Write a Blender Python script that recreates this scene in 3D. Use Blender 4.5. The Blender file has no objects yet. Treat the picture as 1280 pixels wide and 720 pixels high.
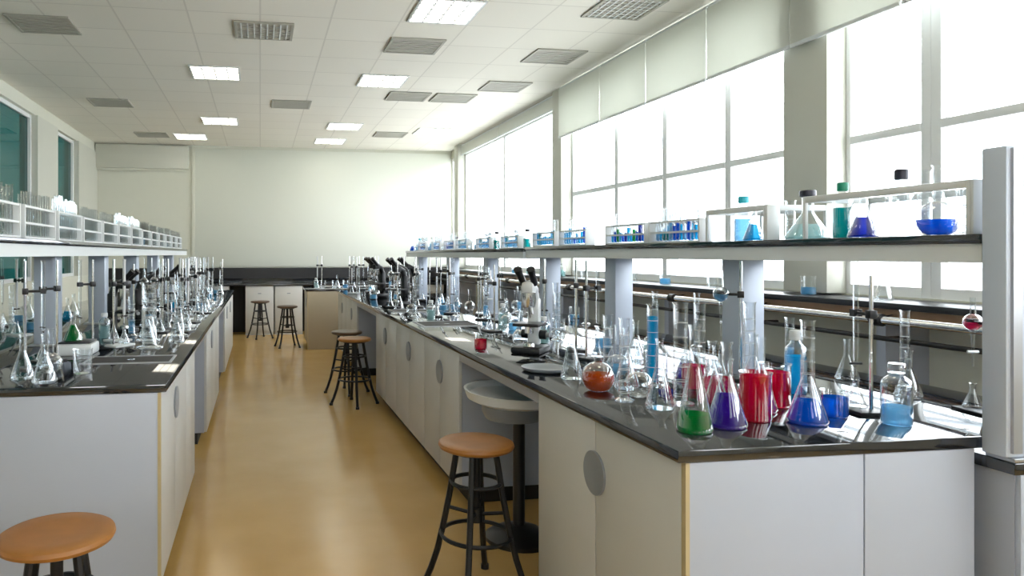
import bpy, bmesh, math, random
from mathutils import Vector, Matrix
R = random.Random(7)
scene = bpy.context.scene
COL = scene.collection
scene.view_settings.view_transform='Standard'

# ------------------------------------------------------------------ materials
def new_mat(name):
    m = bpy.data.materials.new(name); m.use_nodes = True
    return m, m.node_tree, m.node_tree.nodes['Principled BSDF']
def prin(name, col, rough=0.5, metal=0.0, spec=0.5, noise=0.0, nscale=8.0, emis=None, estr=0.0, coat=0.0):
    m, nt, p = new_mat(name)
    p.inputs['Base Color'].default_value = (*col, 1)
    p.inputs['Roughness'].default_value = rough
    p.inputs['Metallic'].default_value = metal
    p.inputs['Specular IOR Level'].default_value = spec
    p.inputs['Coat Weight'].default_value = coat
    if emis:
        p.inputs['Emission Color'].default_value = (*emis, 1)
        p.inputs['Emission Strength'].default_value = estr
    if noise > 0:
        tc = nt.nodes.new('ShaderNodeTexCoord'); n = nt.nodes.new('ShaderNodeTexNoise')
        n.inputs['Scale'].default_value = nscale; n.inputs['Detail'].default_value = 4
        r = nt.nodes.new('ShaderNodeMix'); r.data_type = 'RGBA'
        r.inputs[6].default_value = (*[c*(1-noise) for c in col], 1)
        r.inputs[7].default_value = (*[min(1, c*(1+noise)) for c in col], 1)
        nt.links.new(tc.outputs['Object'], n.inputs['Vector'])
        nt.links.new(n.outputs['Fac'], r.inputs[0]); nt.links.new(r.outputs[2], p.inputs['Base Color'])
    return m
def thin_glass(name, tint=(1,1,1), refl=0.25, rough=0.0, edge=(1,1,1)):
    m = bpy.data.materials.new(name); m.use_nodes = True; nt = m.node_tree; nt.nodes.clear()
    o = nt.nodes.new('ShaderNodeOutputMaterial'); t = nt.nodes.new('ShaderNodeBsdfTransparent')
    g = nt.nodes.new('ShaderNodeBsdfGlossy'); mx = nt.nodes.new('ShaderNodeMixShader')
    lw = nt.nodes.new('ShaderNodeLayerWeight'); lw.inputs['Blend'].default_value = refl
    t.inputs['Color'].default_value = (*tint, 1); g.inputs['Roughness'].default_value = rough
    g.inputs['Color'].default_value = (*edge, 1)
    nt.links.new(lw.outputs['Facing'], mx.inputs[0])
    nt.links.new(t.outputs[0], mx.inputs[1]); nt.links.new(g.outputs[0], mx.inputs[2])
    nt.links.new(mx.outputs[0], o.inputs[0]); return m
def liquid(name, col, dense=0.55):
    m = bpy.data.materials.new(name); m.use_nodes = True; nt = m.node_tree; nt.nodes.clear()
    o = nt.nodes.new('ShaderNodeOutputMaterial'); t = nt.nodes.new('ShaderNodeBsdfTransparent')
    d = nt.nodes.new('ShaderNodeBsdfDiffuse'); tr = nt.nodes.new('ShaderNodeBsdfTranslucent')
    t.inputs['Color'].default_value = (*[c**0.6 for c in col], 1)
    d.inputs['Color'].default_value = (*col, 1); tr.inputs['Color'].default_value = (*[min(1,c*1.15) for c in col], 1)
    a = nt.nodes.new('ShaderNodeMixShader'); a.inputs[0].default_value = 0.6
    b = nt.nodes.new('ShaderNodeMixShader'); b.inputs[0].default_value = dense
    nt.links.new(d.outputs[0], a.inputs[1]); nt.links.new(tr.outputs[0], a.inputs[2])
    nt.links.new(t.outputs[0], b.inputs[1]); nt.links.new(a.outputs[0], b.inputs[2])
    nt.links.new(b.outputs[0], o.inputs[0]); return m

M = {}
M['wall'] = prin('wall_paint', (0.66,0.665,0.575), 0.7, noise=0.02)
M['board'] = prin('whiteboard', (0.69,0.71,0.635), 0.5)
M['beige'] = prin('beige_column', (0.58,0.585,0.515), 0.6)
M['frame'] = prin('window_frame_paint', (0.84,0.86,0.86), 0.4)
M['post'] = prin('shelf_post_metal', (0.50,0.56,0.66), 0.35, metal=0.1)
M['black'] = prin('black_resin_top', (0.012,0.014,0.019), 0.05, spec=1.0, noise=0.15, nscale=60)
M['blackm'] = prin('black_plastic', (0.010,0.010,0.012), 0.35)
M['dark'] = prin('dark_gap', (0.018,0.016,0.015), 0.6)
M['cab'] = prin('cabinet_laminate_shaded', (0.42,0.455,0.53), 0.35, noise=0.015)  # blue-grey shade of the near end panels is put into this colour
M['door'] = prin('cabinet_door_laminate', (0.56,0.555,0.53), 0.35, noise=0.015)
M['warmcab'] = prin('beige_laminate', (0.44,0.37,0.26), 0.4)
M['trim'] = prin('beige_edge_band', (0.48,0.39,0.22), 0.5)
M['pull'] = prin('grey_pull', (0.24,0.26,0.285), 0.35)
M['white'] = prin('white_plastic', (0.70,0.73,0.74), 0.3)
M['chrome'] = prin('chrome', (0.7,0.7,0.7), 0.15, metal=1.0)
M['steel'] = prin('brushed_steel', (0.45,0.46,0.48), 0.35, metal=0.8)
M['wood'] = prin('stool_wood', (0.31,0.125,0.022), 0.4, noise=0.25, nscale=14)
M['dwood'] = prin('dark_seat', (0.09,0.045,0.02), 0.4)
M['iron'] = prin('stool_iron', (0.012,0.012,0.014), 0.4, metal=0.3)
M['vent'] = prin('vent_grey', (0.44,0.43,0.375), 0.6)
M['ventd'] = prin('vent_dark', (0.24,0.23,0.20), 0.7)
M['lamp'] = prin('lamp_diffuser', (1,1,1), 0.5, emis=(1,0.94,0.78), estr=6.5)
M['glass'] = thin_glass('clear_glass', (0.93,0.955,0.97), 0.42, edge=(1,1,1))
M['pane'] = thin_glass('window_glass', (0.97,0.99,1.0), 0.05)
M['teal'] = thin_glass('teal_glass', (0.03,0.12,0.115), 0.08)
M['ledge'] = prin('brown_ledge', (0.30,0.17,0.09), 0.4)
M['concrete'] = prin('exterior_concrete', (0.75,0.75,0.72), 0.8, noise=0.05)
M['canopy'] = prin('exterior_canopy', (0.50,0.55,0.60), 0.7)
LQ = {'green':(0.006,0.33,0.07),'purple':(0.10,0.02,0.46),'red':(0.70,0.004,0.06),'blue':(0.006,0.17,0.68),
      'cyan':(0.02,0.46,0.72),'teal':(0.01,0.34,0.34),'orange':(0.62,0.11,0.006),'pink':(0.72,0.03,0.17),
      'navy':(0.006,0.03,0.34),'milk':(0.50,0.70,0.70),'pale':(0.26,0.55,0.76)}
for k,v in LQ.items(): M['lq_'+k] = liquid('liquid_'+k, v, 0.6)
M['capb'] = prin('cap_black',(0.012,0.012,0.03),0.35); M['capc'] = prin('cap_cyan',(0.02,0.38,0.48),0.35); M['capg'] = prin('cap_green',(0.005,0.22,0.13),0.35)

# blind fabric
m = bpy.data.materials.new('blind_fabric'); m.use_nodes=True; nt=m.node_tree; nt.nodes.clear()
o=nt.nodes.new('ShaderNodeOutputMaterial'); d=nt.nodes.new('ShaderNodeBsdfDiffuse'); t=nt.nodes.new('ShaderNodeBsdfTranslucent'); x=nt.nodes.new('ShaderNodeMixShader')
d.inputs[0].default_value=(0.78,0.79,0.74,1); t.inputs[0].default_value=(0.72,0.73,0.68,1); x.inputs[0].default_value=0.42
nt.links.new(d.outputs[0],x.inputs[1]); nt.links.new(t.outputs[0],x.inputs[2]); nt.links.new(x.outputs[0],o.inputs[0]); M['blind']=m

# ceiling tiles
m,nt,p = new_mat('ceiling_tiles')
tc=nt.nodes.new('ShaderNodeTexCoord'); br=nt.nodes.new('ShaderNodeTexBrick'); br.offset=0; br.squash=1
br.inputs['Scale'].default_value=1; br.inputs['Brick Width'].default_value=0.6; br.inputs['Row Height'].default_value=0.6
br.inputs['Mortar Size'].default_value=0.008; br.inputs['Mortar Smooth'].default_value=0.1
br.inputs['Color1'].default_value=(0.88,0.85,0.77,1); br.inputs['Color2'].default_value=(0.85,0.82,0.74,1); br.inputs['Mortar'].default_value=(0.73,0.70,0.63,1)
nt.links.new(tc.outputs['Object'],br.inputs['Vector']); nt.links.new(br.outputs['Color'],p.inputs['Base Color']); p.inputs['Roughness'].default_value=0.8
M['ceil']=m
# floor
m,nt,p = new_mat('floor_vinyl')
tc=nt.nodes.new('ShaderNodeTexCoord'); n=nt.nodes.new('ShaderNodeTexNoise'); n.inputs['Scale'].default_value=2.5; n.inputs['Detail'].default_value=8
cr=nt.nodes.new('ShaderNodeValToRGB'); cr.color_ramp.elements[0].position=0.35; cr.color_ramp.elements[0].color=(0.51,0.315,0.105,1)
cr.color_ramp.elements[1].position=0.7; cr.color_ramp.elements[1].color=(0.56,0.355,0.125,1)
nt.links.new(tc.outputs['Object'],n.inputs['Vector']); nt.links.new(n.outputs['Fac'],cr.inputs[0]); nt.links.new(cr.outputs[0],p.inputs['Base Color'])
p.inputs['Roughness'].default_value=0.17
M['floor']=m

# ------------------------------------------------------------------ builder
class B:
    def __init__(s): s.bm=bmesh.new(); s.mats=[]
    def mi(s,k):
        if k not in s.mats: s.mats.append(k)
        return s.mats.index(k)
    def box(s,x0,x1,y0,y1,z0,z1,k,bev=0):
        vs=[s.bm.verts.new((x,y,z)) for z in (z0,z1) for y in (y0,y1) for x in (x0,x1)]
        fs=[]
        for f in ((0,2,3,1),(4,5,7,6),(0,1,5,4),(2,6,7,3),(0,4,6,2),(1,3,7,5)):
            fc=s.bm.faces.new([vs[i] for i in f]); fc.material_index=s.mi(k); fs.append(fc)
        if bev>0:
            es={e for f in fs for e in f.edges}
            r=bmesh.ops.bevel(s.bm,geom=list(es),offset=bev,segments=2,profile=0.5,affect='EDGES')
            for f in r['faces']: f.material_index=s.mi(k)
    def lathe(s,prof,k,c=(0,0,0),seg=20,sx=1,sy=1,smooth=True):
        rings=[]
        for (r,z) in prof:
            if r<=1e-6: rings.append([s.bm.verts.new((c[0],c[1],c[2]+z))])
            else: rings.append([s.bm.verts.new((c[0]+sx*r*math.cos(2*math.pi*i/seg),c[1]+sy*r*math.sin(2*math.pi*i/seg),c[2]+z)) for i in range(seg)])
        for a,b in zip(rings,rings[1:]):
            for i in range(seg):
                j=(i+1)%seg
                if len(a)==1 and len(b)==1: continue
                if len(a)==1: v=[a[0],b[j],b[i]]
                elif len(b)==1: v=[a[i],a[j],b[0]]
                else: v=[a[i],a[j],b[j],b[i]]
                f=s.bm.faces.new(v); f.material_index=s.mi(k); f.smooth=smooth
    def tube(s,pts,r,k,seg=8,closed=False,r2=None):
        pts=[Vector(p) for p in pts]; n=len(pts); rings=[]
        up=None
        for i,p in enumerate(pts):
            if closed: d=(pts[(i+1)%n]-pts[i-1]).normalized()
            else: d=(pts[min(i+1,n-1)]-pts[max(i-1,0)]).normalized()
            if up is None: up=Vector((0,0,1)) if abs(d.z)<0.9 else Vector((1,0,0))
            a=d.cross(up).normalized(); b=a.cross(d).normalized(); up=b
            rr=r if r2 is None else r+(r2-r)*i/(n-1)
            rings.append([s.bm.verts.new(p+rr*(math.cos(2*math.pi*q/seg)*a+math.sin(2*math.pi*q/seg)*b)) for q in range(seg)])
        pairs=list(zip(rings,rings[1:]))
        if closed: pairs.append((rings[-1],rings[0]))
        for a,b in pairs:
            for i in range(seg):
                j=(i+1)%seg
                f=s.bm.faces.new([a[i],a[j],b[j],b[i]]); f.material_index=s.mi(k); f.smooth=True
        if not closed:
            for rg in (rings[0],rings[-1]):
                f=s.bm.faces.new(rg); f.material_index=s.mi(k)
    def mesh(s,name):
        bmesh.ops.recalc_face_normals(s.bm,faces=s.bm.faces[:])
        me=bpy.data.meshes.new(name); s.bm.to_mesh(me); s.bm.free()
        for k in s.mats: me.materials.append(M[k])
        me.set_sharp_from_angle(angle=math.radians(38))
        return me
    def obj(s,name,loc=(0,0,0),rz=0,parent=None):
        return place(s.mesh(name),name,loc,rz,parent)
def place(me,name,loc,rz=0,parent=None,sc=1):
    o=bpy.data.objects.new(name,me); o.location=loc; o.rotation_euler=(0,0,rz); o.scale=(sc,sc,sc); COL.objects.link(o)
    if parent: o.parent=parent
    return o

# ------------------------------------------------------------------ room
XL,XR,YF,YB,H = -2.95,3.70,-2.2,13.40,3.47
b=B(); b.box(XL-.2,XR+.2,YF-.2,YB+.2,-.1,0,'floor'); b.obj('floor')
b=B(); b.box(XL-.2,XR+.2,YF-.2,YB+.2,H,H+.1,'ceil'); b.obj('ceiling')
b=B(); b.box(XL-.2,XR+.2,YB,YB+.2,0,H,'wall'); b.obj('wall_back')
b=B(); b.box(-1.19,XR-.02,YB-.03,YB,1.22,H-.06,'board',.004); b.box(-1.24,-1.19,YB-.035,YB,1.22,H-.04,'wall'); b.obj('whiteboard')
b=B(); b.box(XL+.02,-1.3,YB-.10,YB,3.02,H-.03,'beige',.01); b.box(XL+.02,-1.3,YB-.05,YB-.03,2.98,3.03,'wall'); b.obj('projector_screen_case')
# front wall (behind camera) with openings
b=B(); b.box(XL-.2,XR+.2,YF-.2,YF,0,1.6,'wall'); b.box(XL-.2,XR+.2,YF-.2,YF,2.8,H,'wall')
for x,w in ((XL-.2,1.2),(-.9,1.2),(1.3,1.0),(XR-.6,.8)): b.box(x,x+w,YF-.2,YF,1.6,2.8,'wall')
b.obj('wall_front')
# right wall with window openings
b=B(); b.box(XR,XR+.2,YF,YB,0,1.2,'wall'); b.box(XR,XR+.2,YF,YB,3.32,H,'wall'); b.obj('wall_right')
COLS=((3.99,4.37),(8.02,8.28),(12.5,12.75),(-.3,0.05))
for y0,y1 in COLS:
    b=B(); b.box(XR-.12,XR+.12,y0,y1,1.2,H,'beige',.008); b.obj('structural_column')
mul=[-2.1,-1.2,-.3,0.05,0.75,1.6,2.5,3.41,3.99,4.37,5.15,6.05,6.95,8.02,8.28,10.4,12.5,12.75,13.38]
wi=1
for a,c in zip(mul,mul[1:]):
    if (a,c) in COLS: continue
    b=B(); f=.035; z0,z1=1.2,3.32
    x0,x1=XR+.02,XR+.07
    fa=.06 if a==3.41 else f; fc=.06 if c==3.41 else f
    b.box(x0,x1,a,a+fa,z0,z1,'frame',.004); b.box(x0,x1,c-fc,c,z0,z1,'frame',.004)
    b.box(x0,x1,a+fa,c-fc,z0,z0+.06,'frame'); b.box(x0,x1,a+fa,c-fc,z1-.06,z1,'frame')
    if a<8.1:
        b.box(x0-.01,x1,a+fa,c-fc,2.15,2.20,'frame',.004)
        b.box(x0+.03,x0+.038,a+fa,c-fc,z0+.06,2.15,'pane'); b.box(x0+.03,x0+.038,a+fa,c-fc,2.20,z1-.06,'pane')
    else: b.box(x0+.03,x0+.038,a+fa,c-fc,z0+.06,z1-.06,'pane')
    b.obj('window_%d'%wi); wi+=1
# roller blinds
bl=[-2.1,-1.2,0.1,1.3,2.4,3.41,4.25,5.15,6.05,6.95,7.98]
for a,c in zip(bl,bl[1:]):
    b=B(); b.box(XR-.17,XR-.165,a+.006,c-.006,2.86,3.42,'blind'); b.box(XR-.178,XR-.157,a+.006,c-.006,2.84,2.865,'white',.004)
    b.tube([(XR-.145,a+.01,3.435),(XR-.145,c-.01,3.435)],.018,'white',12); b.obj('roller_blind')
for a,c in ((8.3,10.4),(10.4,12.45)):
    b=B(); b.box(XR-.08,XR-.075,a+.02,c-.02,3.27,3.42,'blind'); b.box(XR-.088,XR-.067,a+.02,c-.02,3.25,3.275,'white',.004)
    b.tube([(XR-.055,a+.01,3.435),(XR-.055,c-.01,3.435)],.018,'white',12); b.obj('roller_blind')
# left wall
b=B(); b.box(XL-.2,XL,YF,YB,0,1.1,'wall'); b.box(XL-.2,XL,YF,YB,3.3,H,'wall')
for y0,y1 in ((-2.2,-1.8),(0.6,1.4),(3.6,4.3),(6.8,7.6),(9.95,10.9),(12.1,13.4)): b.box(XL-.2,XL+.03,y0,y1,1.1,3.3,'beige')
b.obj('wall_left')
for y0,y1 in ((-1.8,.6),(1.4,3.6),(4.3,6.8),(7.6,9.95),(10.9,12.1)):
    b=B(); x0=XL-.12
    n=2 if y1-y0>1.5 else 1
    for i in range(n+1):
        y=y0+(y1-y0-.05)*i/n; b.box(x0,x0+.07,y,y+.05,1.1,3.3,'frame')
    for z in (1.1,3.25): b.box(x0+.005,x0+.065,y0+.05,y1-.05,z,z+.05,'frame')
    b.box(x0+.03,x0+.036,y0+.05,y1-.05,1.15,3.25,'teal'); b.obj('window_%d'%wi); wi+=1
b=B(); b.box(XR-.015,XR,YF,YB,0,.09,'dark'); b.obj('baseboard_right')
b=B(); b.box(XL,XL+.015,YF,YB,0,.09,'dark'); b.obj('baseboard_left')
# exterior
b=B(); b.box(-60,80,-60,90,-.35,-.15,'concrete'); b.obj('exterior_ground')
b=B()
for i in range(2): b.box(5.3+i*1.4,5.6+i*1.4,-2,16,3.3,3.42,'canopy')
for y in (-1,5.2,11.2): b.box(5.2,7.2,y,y+.12,3.42,3.6,'canopy'); b.box(7.0,7.15,y,y+.12,-.15,3.42,'canopy')
b.obj('exterior_canopy')

# ceiling fixtures
def light_mesh():
    b=B(); w,h=.27,.285
    b.box(-w,w,-h,-h+.02,-.012,0,'white'); b.box(-w,w,h-.02,h,-.012,0,'white'); b.box(-w,-w+.02,-h+.02,h-.02,-.012,0,'white'); b.box(w-.02,w,-h+.02,h-.02,-.012,0,'white')
    b.box(-w+.02,w-.02,-h+.02,h-.02,-.005,-.001,'lamp')
    for i in range(1,5): y=-h+i*h*2/5; b.box(-w+.02,w-.02,y-.01,y+.01,-.012,-.005,'white')
    for i in range(1,4): x=-w+i*w/2; b.box(x-.006,x+.006,-h+.02,h-.02,-.014,-.005,'white')
    return b.mesh('ceiling_light')
def vent_mesh(k):
    b=B(); w,h=.26,.24
    b.box(-w,w,-h,h,-.004,-.001,'ventd')
    b.box(-w,w,-h,-h+.025,-.014,-.004,'vent'); b.box(-w,w,h-.025,h,-.014,-.004,'vent'); b.box(-w,-w+.025,-h+.025,h-.025,-.014,-.004,'vent'); b.box(w-.025,w,-h+.025,h-.025,-.014,-.004,'vent')
    for i in range(1,8): y=-h+i*h/4; b.box(-w+.025,w-.025,y-.02,y+.02,-.010,-.004,'vent')
    if k:
        for i in range(1,9): x=-w+i*w*2/9; b.box(x-.006,x+.006,-h+.025,h-.025,-.0135,-.004,'white')
    return b.mesh('ceiling_vent')
LM=light_mesh(); V0=vent_mesh(0); V1=vent_mesh(1)
for x,y in ((1.52,5.68),(-.49,8.0),(1.40,8.07),(-.60,10.87),(1.31,11.03),(2.78,11.24),(-1.17,12.4),(1.225,12.5),(-.5,4.0),(1.5,2.3),(-.5,1.8)):
    place(LM,'ceiling_light',(x,y,H))
for x,y,k in ((2.94,5.37,1),(-1.87,6.55,0),(.035,6.42,1),(1.47,6.66,0),(2.95,6.79,0),(.41,9.51,0),(1.86,8.8,0),(2.45,8.8,0),(2.9,8.1,0),(-1.96,9.79,0),(-1.8,12.29,0),(2.16,11.65,0)):
    place(V1 if k else V0,'ceiling_vent',(x,y,H))

# ------------------------------------------------------------------ benches
def disc_x(b,x,y,z,r,k,s=-1,t=.008,seg=28):
    b.tube([(x,y,z),(x+s*t,y,z)],r,k,seg)
def bench(name,x0,x1,y0,y1,side,segs,zt=.92,top=.035,front_seams=(),pull_z=.70,cab='cab'):
    b=B()
    b.box(x0,x1,y0,y1,zt-top,zt,'black',.004)
    fi=.022
    fx=(x0+fi) if side<0 else (x1-fi); bx=(x1-fi) if side<0 else (x0+fi)
    for ya,yb,t in segs:
        ya2=max(ya,y0+.02); yb2=min(yb,y1-.02)
        if t=='c':
            xa,xb=sorted((fx-side*.02,bx))
            b.box(xa,xb,ya2,yb2,.09,zt-top,cab)
            xa,xb=sorted((fx-side*.07,bx)); b.box(xa,xb,ya2+.02,yb2,0,.09,'dark')
            n=max(1,round((yb-ya)/.5)); w=(yb2-ya2)/n
            for i in range(n):
                xa,xb=sorted((fx-side*.02,fx)); b.box(xa,xb,ya2+i*w+.003,ya2+(i+1)*w-.003,.095,zt-top-.006,'door' if cab=='cab' else cab,.002)
            for i in range(1,n,2): disc_x(b,fx,ya2+i*w,pull_z,.075,'pull',side)
            if n==1: disc_x(b,fx,ya2+.08,pull_z,.05,'pull',side)
        else:
            mx=fx-side*.55
            if (side<0 and mx<bx) or (side>0 and mx>bx):
                xa,xb=sorted((mx,bx)); b.box(xa,xb,ya2,yb2,0,zt-top,'cab')
            b.box(min(fx,fx-side*.03),max(fx,fx-side*.03),ya2,yb2,zt-top-.05,zt-top,'steel')
    lo,hi=x0+fi,x1-fi
    xs=[lo]+list(front_seams)+[hi]
    for a,c in zip(xs,xs[1:]): b.box(a+.002,c-.002,y0+.004,y0+.02,.0,zt-top-.001,cab,.002)
    xa,xb=sorted((fx,fx-side*.012)); b.box(xa,xb,y0+.002,y0+.022,.0,zt-top-.001,'trim')
    return b.obj(name)
bench('lab_bench',1.115,2.08,1.745,10.35,-1,[(1.745,2.77,'c'),(2.77,3.95,'k'),(3.95,4.82,'c'),(4.82,6.9,'c'),(6.9,8.3,'k'),(8.3,10.35,'c')],front_seams=(1.69,))
bench('lab_bench',2.085,2.95,1.66,10.35,1,[(1.66,10.35,'c')],zt=.865,front_seams=(2.5,))
bench('lab_bench',-1.18,-.38,2.98,10.7,1,[(2.98,4.5,'c'),(4.5,5.5,'k'),(5.5,7.1,'c'),(7.1,8.3,'k'),(8.3,10.7,'c')],pull_z=.74)
bench('lab_bench',-1.98,-1.185,2.98,10.7,-1,[(2.98,10.7,'c')])
bench('lab_bench',.69,2.4,10.75,11.5,-1,[(10.75,11.5,'c')],cab='warmcab')
# back wall counter
b=B(); b.box(XL+.02,XR-.02,12.8,YB-.001,.885,.92,'black',.003); b.box(XL+.02,XR-.02,YB-.02,YB-.001,.92,1.2,'black')
b.box(XL+.02,XR-.02,YB-.06,YB-.02,1.0,1.19,'blackm')
x=XL+.05; i=0
while x<XR-.6:
    if i%3==2: x+=.28
    else:
        b.box(x,x+.5,12.84,YB-.002,.0,.885,'door'); b.box(x+.004,x+.496,12.82,12.84,.06,.875,'door',.002); b.box(x+.22,x+.28,12.805,12.82,.74,.755,'pull'); x+=.52
    i+=1
b.box(XL+.05,XR-.05,YB-.03,YB-.002,0,.88,'dark'); b.obj('wall_counter')

SINKS=[]
def sink(x0,x1,y0,y1,z=.92):
    SINKS.append((x0,x1,y0,y1))
    b=B(); t=.012
    b.box(x0,x1,y0,y0+t,z,z+.006,'steel'); b.box(x0,x1,y1-t,y1,z,z+.006,'steel'); b.box(x0,x0+t,y0+t,y1-t,z,z+.006,'steel'); b.box(x1-t,x1,y0+t,y1-t,z,z+.006,'steel')
    b.box(x0+t,x1-t,y0+t,y1-t,z,z+.002,'dark'); b.lathe([(0,.002),(.02,.002),(.02,.004),(0,.004)],'chrome',((x0+x1)/2,(y0+y1)/2,z)); b.obj('bench_sink')
sink(-.85,-.43,3.55,3.8); sink(1.18,1.62,5.0,5.4); sink(1.2,1.6,6.3,6.6)

# reagent shelves
def shelf(x0,x1,y0,y1,posts,z=1.51,base=.92,th=.028,hb=.085,k='white',pw=.14):
    b=B()
    b.box(x0,x1,y0,y1,z-th,z,'black',.003)
    b.box(x0+.01,x0+.03,y0+.005,y1-.005,z-hb,z-th,k); b.box(x1-.03,x1-.01,y0+.005,y1-.005,z-hb,z-th,k)
    b.box(x0+.03,x1-.03,y0+.005,y0+.02,z-hb,z-th,k)
    cx=(x0+x1)/2
    for y in posts:
        b.box(cx-.06,cx+.06,y,y+pw,base+.012,z-th,'post',.006)
        b.box(cx-.09,cx+.09,y-.02,y+pw+.02,base,base+.012,'steel',.003)
    return b.obj('reagent_shelf')
shelf(2.08,2.44,1.752,5.35,[2.95,4.12,5.2],z=1.51,base=.8652)
shelf(2.08,2.42,5.40,10.0,[6.6,8.0,9.6],z=1.50,base=.8652)
b=B(); b.box(2.070,2.215,1.672,1.742,.877,1.757,'post',.006); b.box(2.085,2.115,1.664,1.672,.89,1.75,'steel'); b.box(2.175,2.205,1.664,1.672,.89,1.75,'steel')
b.box(2.086,2.25,1.662,1.744,.8652,.877,'steel',.002); b.box(2.11,2.21,1.742,1.7505,1.44,1.5,'steel'); b.obj('shelf_end_post')
shelf(-1.40,-1.05,2.9,10.6,[3.05,4.3,5.6,7.0,8.4,9.8],z=1.525,base=.9202,k='white')

# window ledge with pipes
b=B(); b.box(3.33,XR-.001,1.0,12.9,1.155,1.19,'blackm',.004); b.box(3.38,XR-.001,1.0,12.9,1.08,1.155,'ledge')
for y in (1.3,3.4,5.5,7.6,9.7,11.8): b.box(3.42,XR-.001,y,y+.06,0,1.08,'cab')
b.tube([(3.27,1.0,1.10),(3.27,12.9,1.10)],.022,'chrome',12)
b.tube([(3.30,1.0,1.0),(3.30,12.9,1.0)],.014,'blackm',10)
for i in range(12):
    y=1.4+i*.95; b.tube([(3.27,y,1.10),(3.40,y,1.12)],.014,'chrome',8); b.tube([(3.27,y-.03,1.10),(3.27,y+.03,1.10)],.034,'blackm',12)
    b.tube([(3.30,y,1.0),(3.44,y,1.0)],.01,'blackm',8)
b.obj('window_ledge_with_pipes')

# ------------------------------------------------------------------ stools
def stool_mesh(seat='wood'):
    b=B(); h=.645
    b.lathe([(0,h-.032),(.145,h-.032),(.158,h-.026),(.163,h-.016),(.16,h-.005),(.15,h),(.10,h-.003),(0,h-.005)],seat,seg=40)
    b.lathe([(0,h-.045),(.11,h-.045),(.11,h-.032),(0,h-.032)],'iron',seg=24)
    b.tube([(0,0,h-.04),(0,0,.33)],.018,'iron',12); b.lathe([(0,.30),(.03,.30),(.03,.36),(0,.36)],'iron',seg=16)
    for i in range(4):
        a=math.pi/4+i*math.pi/2; ca,sa=math.cos(a),math.sin(a)
        P=[(.085,h-.045),(.098,.52),(.118,.40),(.142,.28),(.17,.16),(.20,.07),(.225,.012)]
        b.tube([(r*ca,r*sa,z) for r,z in P],.0135,'iron',8); b.lathe([(0,0),(.018,0),(.018,.022),(0,.022)],'iron',(.225*ca,.225*sa,0),12)
        b.tube([(0,0,.33),(.128*ca,.128*sa,.35)],.008,'iron',6)
    for r,z in ((.150,.245),(.106,.47)):
        b.tube([(r*math.cos(t*math.pi/16),r*math.sin(t*math.pi/16),z) for t in range(32)],.009,'iron',6,closed=True)
    return b.mesh('lab_stool')
SM=stool_mesh(); SD=stool_mesh('dwood')
place(SM,'lab_stool',(.92,2.93,0),.3); place(SM,'lab_stool',(-.585,2.17,0),.15); place(SM,'lab_stool',(.90,6.75,0),.785); place(SD,'lab_stool',(.90,7.35,0),.785)
place(SD,'lab_stool',(.42,11.1,0),.2); place(SD,'lab_stool',(0.0,12.35,0),.5)

# swing-out basin at the knee space
b=B()
b.lathe([(0,.70),(.22,.70),(.27,.72),(.29,.765),(.275,.765),(.26,.735),(.2,.72),(0,.72)],'white',(0,0,0),36,sx=.85,sy=1)
b.lathe([(0,.62),(.14,.62),(.16,.66),(.16,.70),(0,.70)],'pull',(0,0,0),30)
b.lathe([(0,.0),(.17,0),(.17,.02),(.12,.05),(.03,.08),(.03,.62),(0,.62)],'blackm',(.03,0,0),28)
b.obj('swing_out_basin',(1.27,3.42,0))
b=B(); b.lathe([(0,0),(.07,0),(.10,.012),(.105,.022),(.098,.022),(.07,.008),(0,.006)],'pull',seg=32); b.obj('weighing_dish',(1.27,3.02,.92))

# ------------------------------------------------------------------ glassware
def erlen(r,h,lq=None,fill=.3,stop=None,neck=.26):
    b=B(); n=r*neck
    def rad(z):
        t=z/h
        if t<.06: return r
        if t<.62: return r+(n-r)*(t-.06)/.56
        return n
    b.lathe([(0,.001),(r*.93,.001),(r,.008),(rad(.06*h),.06*h),(rad(.34*h),.34*h),(n*1.1,.60*h),(n,.66*h),(n,.95*h),(n*1.22,.985*h),(n*1.22,h)],'glass',seg=24)
    if lq:
        z=fill*h; b.lathe([(0,.004),(r*.9,.004),(r*.96,.012),(rad(.06*h)*.96,.06*h),(rad(z)*.96,z),(0,z)],'lq_'+lq,seg=24)
    if stop: b.lathe([(0,.93*h),(n*1.25,.97*h),(n*1.5,1.0*h),(n*1.5,1.1*h),(n*1.3,1.12*h),(0,1.12*h)],stop,seg=18)
    return b.mesh('erlenmeyer_flask')
def beaker(r,h,lq=None,fill=.6):
    b=B(); b.lathe([(0,.001),(r*.94,.001),(r,.008),(r,h*.94),(r*1.07,h)],'glass',seg=24)
    if lq: b.lathe([(0,.004),(r*.93,.004),(r*.96,.012),(r*.96,fill*h),(0,fill*h)],'lq_'+lq,seg=24)
    return b.mesh('beaker')
def gradcyl(r,h,lq=None,fill=.4,k='glass'):
    b=B(); b.lathe([(0,0),(r*1.9,0),(r*1.9,.006),(r*1.1,.014),(r,.02),(r,h*.97),(r*1.15,h)],k,seg=16)
    for i in range(6): z=.03+(h-.05)*i/6; b.lathe([(r*1.005,z),(r*1.02,z+.001),(r*1.005,z+.002)],'white',seg=16)
    if lq: b.lathe([(0,.018),(r*.93,.02),(r*.93,fill*h),(0,fill*h)],'lq_'+lq,seg=16)
    return b.mesh('graduated_cylinder')
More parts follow.
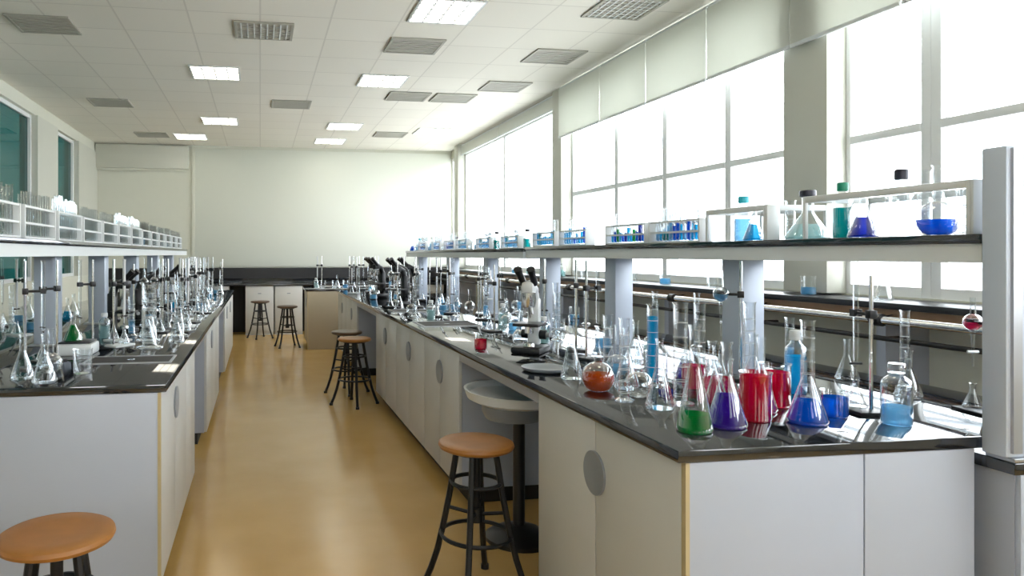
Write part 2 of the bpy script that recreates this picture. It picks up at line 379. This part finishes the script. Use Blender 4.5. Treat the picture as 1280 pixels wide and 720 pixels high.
def bottle(r,h,lq=None,fill=.5,cap='capb'):
    b=B(); b.lathe([(0,.001),(r*.95,.001),(r,.008),(r,h*.66),(r*.9,h*.73),(r*.5,h*.80),(r*.46,h*.86)],'glass',seg=24)
    b.lathe([(0,h*.85),(r*.56,h*.85),(r*.58,h*.87),(r*.58,h*.98),(r*.52,h),(0,h)],cap,seg=20)
    if lq: b.lathe([(0,.004),(r*.92,.004),(r*.96,.012),(r*.96,fill*h),(0,fill*h)],'lq_'+lq,seg=24)
    return b.mesh('reagent_bottle')
def roundf(r,h,lq=None,stop=None,lv=4):
    b=B(); n=r*.26; pr=[(0,.001),(r*.45,.001)]; lp=[(0,.004),(r*.42,.005)]
    for i in range(1,10):
        a=-math.pi/2+.5+i*(math.pi-.75)/9; pr.append((r*math.cos(a),r*.88+r*math.sin(a)))
        if i<=lv: lp.append((r*.96*math.cos(a),r*.88+r*.96*math.sin(a)))
    pr=[q for q in pr if q[0]>n or q[1]<r]+[(n,r*1.85),(n,h*.96),(n*1.3,h)]
    b.lathe(pr,'glass',seg=24)
    if lq: b.lathe(lp+[(0,lp[-1][1])],'lq_'+lq,seg=24)
    if stop: b.lathe([(0,h*.95),(n*1.3,h*.97),(n*1.6,h*1.02),(n*1.6,h*1.14),(0,h*1.15)],stop,seg=18)
    return b.mesh('round_flask')
def rack(n,L,colors,h=.17,tr=.011,end='white',eh=.15):
    b=B(); w=.035; y0=-L/2
    b.box(-w,w,y0,y0+.010,0,eh,end,.002); b.box(-w,w,-y0-.010,-y0,0,eh,end,.002)
    b.box(-w,w,y0+.010,-y0-.010,.0,.010,end)
    for z in (eh*.43,eh-.012):
        for s in (-1,1): b.box(s*.026-.005,s*.026+.005,y0+.010,-y0-.010,z,z+.010,end)
    for i in range(n):
        y=y0+.025+(L-.05)*(i+.5)/n; hh=h+R.uniform(-.01,.02)
        b.lathe([(0,.011),(tr*.7,.015),(tr,.024),(tr,hh+.01),(tr*1.15,hh+.013)],'glass',(0,y,0),10)
        c=R.choice(colors)
        if c: zf=R.uniform(.05,.13); b.lathe([(0,.013),(tr*.65,.017),(tr*.92,.026),(tr*.92,zf),(0,zf)],'lq_'+c,(0,y,0),10)
    return b.mesh('test_tube_rack')
def guard(y0,y1,x0,x1,z,h=.16):
    """open glassware rack: slim corner posts and rails around the flasks on the shelf"""
    b=B(); t=.014
    for x in (x0,x1-t):
        for y in (y0,y1-t): b.box(x,x+t,y,y+t,z,z+h,'white',.002)
        b.box(x,x+t,y0+t,y1-t,z+h-.024,z+h,'white',.002)
    for y in (y0,y1-t): b.box(x0+t,x1-t,y,y+t,z+h-.024,z+h,'white',.002)
    b.box(x0,x0+.06,y0-.010,y0-.001,z,z+h,'white',.002)
    b.obj('glassware_rack')
def stand(h=.5,kind=0,lq=None):
    b=B(); b.box(-.07,.07,-.05,.05,0,.012,'blackm' if kind!=2 else 'white',.003); b.tube([(-.045,0,.012),(-.045,0,h)],.006,'chrome',8)
    z=h*.72; b.tube([(-.055,0,z),(.02,0,z)],.006,'blackm',8); b.box(-.058,-.032,-.012,.012,z-.014,z+.014,'blackm',.002)
    b.box(.018,.042,-.014,-.008,z-.012,z+.012,'blackm'); b.box(.018,.042,.008,.014,z-.012,z+.012,'blackm')
    if kind==0 or kind==2:
        k='glass' if kind==0 else 'white'
        b.lathe([(0,h*.26),(.002,h*.26),(.003,h*.34),(.0085,h*.38),(.0085,h*.98),(.011,h)],k,(.03,0,0),12)
        b.tube([(.03,-.02,h*.345),(.03,.02,h*.345)],.004,'blackm',8)
        if lq: b.lathe([(0,h*.385),(.0075,h*.385),(.0075,h*.7),(0,h*.7)],'lq_'+lq,(.03,0,0),12)
    else:
        r=.032; pr=[(0.003,h*.36),(.004,h*.5)]+[(r*math.cos(a),h*.72+r*math.sin(a)) for a in [-1.3,-.9,-.4,0,.4,.9,1.25]]+[(.009,h*.84),(.009,h*.92)]
        b.lathe(pr,'glass',(.03,0,0),16); b.tube([(.03,-.02,h*.48),(.03,.02,h*.48)],.005,'white',8)
        if lq: b.lathe([(.0,h*.655)]+[(r*.93*math.cos(a),h*.72+r*.93*math.sin(a)) for a in [-1.2,-.9,-.4,0]]+[(0,h*.72)],'lq_'+lq,(.03,0,0),16)
    r=.032; b.lathe([(0,.013),(r,.014),(r,.02),(.010,.075),(.009,.10),(.012,.103)],'glass',(.03,0,0),16)
    return b.mesh('burette_stand')
def microscope(white=False):
    b=B(); k='blackm'; w='white' if white else 'blackm'
    b.box(-.09,.10,-.075,.075,0,.035,k,.012)
    b.box(.045,.095,-.03,.03,.03,.27,w,.012)
    b.tube([(.07,0,.25),(.05,0,.31),(0,0,.335),(-.03,0,.335)],.028,w,12)
    b.box(-.085,.06,-.065,.065,.135,.150,k,.003)
    b.lathe([(0,.035),(.03,.035),(.026,.05),(.012,.055),(0,.055)],'chrome',(-.02,0,0),16)
    b.lathe([(0,.10),(.022,.10),(.022,.135),(0,.135)],'chrome',(-.02,0,0),16)
    b.lathe([(0,.225),(.028,.228),(.034,.255),(.034,.30),(.02,.31)],'chrome',(-.02,0,0),18)
    for i in range(3):
        a=i*2.1; c,s_=math.cos(a)*.02,math.sin(a)*.02; b.tube([(-.02+c*.5,s_*.5,.235),(-.02+c*1.2,s_*1.2,.175 if i==0 else .195)],.009,'steel',10,r2=.006)
    b.box(-.055,.02,-.03,.03,.30,.355,w,.012)
    for s in (-1,1):
        b.tube([(-.02,s*.028,.345),(-.085,s*.032,.405)],.017,k,12); b.tube([(-.085,s*.032,.405),(-.10,s*.033,.419)],.020,k,12)
    for s in (-1,1):
        b.tube([(.07,s*.03,.085),(.07,s*.062,.085)],.024,k,16); b.tube([(.07,s*.062,.085),(.07,s*.078,.085)],.013,'steel',12)
    return b.mesh('microscope')
def hotplate():
    b=B(); b.box(-.09,.09,-.09,.09,0,.06,'white',.01); b.box(-.08,.08,-.08,.08,.062,.07,'blackm',.002); b.tube([(-.09,-.04,.03),(-.105,-.04,.03)],.014,'blackm',12); b.tube([(-.09,.04,.03),(-.105,.04,.03)],.014,'blackm',12)
    b.box(-.07,.07,-.07,.07,.058,.063,'steel')
    return b.mesh('hot_plate')

Z=.9201
placed=[]
def put(me,x,y,z=Z,rz=0,sc=1):
    if .85<z<.93: placed.append((x,y))
    return place(me,me.name.split('.')[0],(x,y,z),rz,None,sc)
# hero glassware on the right bench
put(erlen(.052,.32,'green',.17,neck=.3),1.285,1.93)
put(erlen(.058,.26,'purple',.38),1.42,1.97)
put(beaker(.046,.155,'red',.92),1.565,2.03)
put(beaker(.048,.15,'red',.80),1.78,2.21)
put(erlen(.058,.24,'blue',.30),1.70,1.97)
put(beaker(.040,.085,'blue',.75),1.86,2.04)
put(bottle(.042,.19,'pale',.30,'glass'),1.96,1.91)
put(roundf(.062,.15,'orange',lv=5),1.290,2.55)
put(roundf(.052,.20,None),1.385,2.42)
put(erlen(.048,.24,None),1.36,2.24)
put(beaker(.032,.08,'navy',.3),1.50,2.42)
put(gradcyl(.022,.33,'cyan',.85),1.56,2.62)
put(erlen(.052,.22,'pink',.4),1.60,2.30)
put(erlen(.05,.25,'pink',.5),1.67,2.14)
put(erlen(.045,.23,None),1.49,2.12)
put(gradcyl(.022,.30,None),1.89,2.19)
put(bottle(.038,.24,'cyan',.6,'white'),2.02,2.40)
put(erlen(.055,.23,'red',.4),1.84,2.40)
put(gradcyl(.022,.34,None),1.93,2.54)
put(beaker(.045,.14,'red',.5),1.70,2.40)
put(beaker(.045,.13,'pink',.7),1.70,2.56)
put(gradcyl(.02,.28,None),1.43,2.74); put(beaker(.045,.12,None),1.66,2.76)
put(erlen(.05,.21,'purple',.3),1.82,2.78); put(roundf(.05,.22,'pale'),1.55,2.88)
put(erlen(.048,.24),1.43,2.59)
put(gradcyl(.024,.36),1.47,2.29,sc=1.0); put(erlen(.045,.27),1.31,2.83); put(gradcyl(.018,.30),1.30,2.37); put(gradcyl(.022,.33),1.78,2.64)
put(stand(.50,1,'pale'),1.97,2.72,rz=2.5); put(stand(.46,0,None),2.0,2.08,rz=1.4)
put(beaker(.035,.09,'red',.6),1.22,3.80)
put(microscope(True),1.44,3.62,rz=.9,sc=1.08)
for dx,dy in ((.12,0),(-.12,0),(0,.12),(0,-.12)): placed.append((1.44+dx,3.62+dy))
MB=microscope(False)
for i,(x,y,r) in enumerate(((1.42,7.2,.4),(1.55,7.75,-.3),(1.78,8.4,.2),(1.45,8.7,.5),(1.5,9.3,.1))):
    put(MB,x,y,rz=r,sc=1.15); placed+=[(x+.09,y),(x-.09,y)]
for x,y,r in ((-.92,4.95,2.8),(-.85,5.6,3.3),(-.93,6.4,2.9),(-.9,7.3,3.2)):
    put(MB,x,y,rz=r); placed+=[(x+.09,y),(x-.09,y)]
LIB=[erlen(.05,.19),erlen(.045,.17,'cyan',.35),beaker(.04,.11),gradcyl(.02,.30),gradcyl(.022,.26,'pale',.4),roundf(.05,.20),erlen(.05,.2),beaker(.045,.12,'pale',.4),gradcyl(.018,.34),bottle(.035,.16,'milk',.5,'white'),stand(.5,0),stand(.46,1)]
STW=stand(.50,2); STG=stand(.50,0); STP=stand(.46,1,'pink')
def free(x,y,d):
    for a,c,e,f in SINKS:
        if a-.09<x<c+.09 and e-.09<y<f+.09: return False
    return all((x-a)**2+(y-c)**2>d*d for a,c in placed)
def scatter(n,x0,x1,y0,y1,lib,d=.13,z=Z):
    c=0; t=0
    while c<n and t<n*40:
        t+=1; x=R.uniform(x0,x1); y=R.uniform(y0,y1)
        if free(x,y,d): put(R.choice(lib),x,y,z,R.uniform(0,6.28)); c+=1
for y in (2.95,4.12,5.2,6.6,8.0,9.6): placed.append((2.2,y+.07)); placed.append((2.1,y+.07))
scatter(20,1.5,1.99,3.0,5.2,LIB+[STG,STP],.145); scatter(20,1.25,1.99,5.3,7.0,LIB+[STG,STW,STP],.16); scatter(14,1.25,1.99,7.2,10.2,LIB+[STG,STW],.19)
for y in (3.05,4.3,5.6,7.0,8.4,9.8): placed.append((-1.2,y+.07)); placed.append((-1.1,y+.07))
put(LIB[6],-.88,3.09); put(hotplate(),-.96,3.96); place(erlen(.05,.14,'green',.6),'erlenmeyer_flask',(-.98,3.94,.9905)); put(LIB[5],-.92,3.32); put(LIB[2],-.78,3.3)
put(LIB[0],-1.0,3.2)
placed+=[(-.95,3.88),(-.9,3.98)]
for x,y,mm in ((-1.02,3.45,STG),(-1.03,3.68,STG),(-.98,4.2,STG),(-.80,4.25,STW),(-.62,4.15,gradcyl(.04,.34)),(-.86,4.5,STW),(-.68,4.5,gradcyl(.038,.36)),(-.66,4.93,STG),(-.52,5.3,STW),(-.62,5.9,STW),(-.6,6.6,STW),(-.56,7.3,STW),(-.55,8.0,STW),(-.52,4.72,gradcyl(.03,.36)),(-.50,4.4,LIB[0])):
    put(mm,x,y,rz=R.uniform(0,6))
for x,y in ((-1.55,3.25),(-1.72,3.45),(-1.52,3.65),(-1.75,3.9),(-1.55,4.1),(-1.62,4.5),(-1.55,4.9)): put(R.choice([STG,STW,LIB[11]]),x,y,rz=R.uniform(0,6))
scatter(28,-1.0,-.48,4.6,7.2,LIB+[STG],.135); scatter(26,-1.0,-.48,7.2,10.4,LIB+[STW,STG],.15)
scatter(16,-1.9,-1.5,3.2,6.5,LIB,.2)
scatter(14,.85,2.2,10.85,11.4,LIB+[STW,STG],.17)
placed=[]
scatter(18,2.58,2.82,2.0,8.0,LIB+[STG,STP],.22,.8651)
for i in range(14): put(R.choice([LIB[2],LIB[0],LIB[9],LIB[7]]),3.50,2.3+i*.55+R.uniform(-.1,.1),1.1901)

# glassware on right shelf
SZ=1.5101
put(roundf(.062,.235,'blue'),2.20,1.99,SZ)
put(bottle(.036,.235,None,.5,'capb'),2.20,2.125,SZ)
put(erlen(.052,.17,'navy',.45),2.19,2.27,SZ)
put(bottle(.034,.215,'teal',.55,'capg'),2.21,2.385,SZ)
put(erlen(.085,.18,'milk',.35,'capb',.24),2.21,2.56,SZ)
put(gradcyl(.02,.15,'cyan',.7),2.20,2.735,SZ)
put(gradcyl(.022,.24),2.33,2.16,SZ); put(gradcyl(.022,.22),2.33,2.29,SZ); put(gradcyl(.022,.25),2.33,2.02,SZ); put(gradcyl(.020,.24),2.19,1.875,SZ)
put(erlen(.045,.15,'cyan',.5),2.18,2.84,SZ)
put(bottle(.04,.21,'pale',.5,'capc'),2.22,2.96,SZ)
put(gradcyl(.02,.18),2.33,2.80,SZ); put(gradcyl(.02,.17,'pale',.4),2.33,2.93,SZ)
guard(1.80,2.46,2.10,2.40,SZ,.165); guard(2.665,3.07,2.10,2.40,SZ,.15)
put(rack(13,.46,['blue','cyan','pale','teal'],.165,.014,eh=.12),2.17,3.40,SZ)
put(rack(13,.46,['blue','cyan','navy','green'],.165,.014,eh=.12),2.17,3.90,SZ)
put(rack(10,.46,[None,'cyan','pale'],.185,.014,eh=.12),2.31,3.6,SZ)
RK=[rack(10,.42,['cyan','blue','pale','teal'],.17,.014,eh=.11),rack(10,.42,['pale','blue','cyan'],.17,.014,eh=.11),rack(10,.42,['blue','navy','cyan'],.17,.014,eh=.11)]
SL=[erlen(.045,.15,'cyan',.5),bottle(.035,.17,'pale',.5,'white'),bottle(.035,.16,'teal',.5,'capb'),erlen(.045,.16,'blue',.4),beaker(.04,.1,'pale',.5),gradcyl(.02,.2),bottle(.035,.17,'cyan',.5,'capc'),roundf(.045,.17)]
y=4.35
while y<9.8:
    if R.random()<.45 and y+.5<9.9 and not(4.85<y<5.42): put(R.choice(RK),2.16,y+.24,SZ if y<5.3 else 1.5001); y+=.5
    else:
        if not (5.27<y+.05<5.47): put(R.choice(SL),2.15+R.uniform(0,.04),y+.05,SZ if y<5.3 else 1.5001); put(R.choice(SL),2.31,y+.05,SZ if y<5.3 else 1.5001)
        y+=.12
# left shelf
LZ=1.5251
RL=[rack(10,.5,[None],.225,.017,eh=.165),rack(10,.5,[None,None,None,'pale'],.215,.016,eh=.16),rack(11,.5,[None],.205,.014,eh=.16)]
y=2.95
while y<10.0:
    put(R.choice(RL),-1.12,y+.25,LZ)
    put(R.choice([LIB[0],LIB[2],LIB[5]]),-1.27,y+.15,LZ)
    if R.random()<.6: put(R.choice([LIB[0],LIB[2],LIB[5],SL[5]]),-1.27,y+.38,LZ)
    y+=.56

# ------------------------------------------------------------------ world + lights
w=bpy.data.worlds.new('sky'); scene.world=w; w.use_nodes=True; nt=w.node_tree
bg=nt.nodes['Background']; bg.inputs[0].default_value=(0.96,0.975,1.0,1); bg.inputs[1].default_value=9.3

# ------------------------------------------------------------------ camera
cam=bpy.data.cameras.new('camera'); co=bpy.data.objects.new('camera',cam); COL.objects.link(co)
co.location=(0,0,1.45); co.rotation_euler=(math.radians(90),0,-math.atan(.16))
cam.sensor_width=36; cam.lens=36*880/1280; cam.shift_x=(640-466)/1280; cam.shift_y=-42/1280
cam.clip_start=.05
scene.camera=co
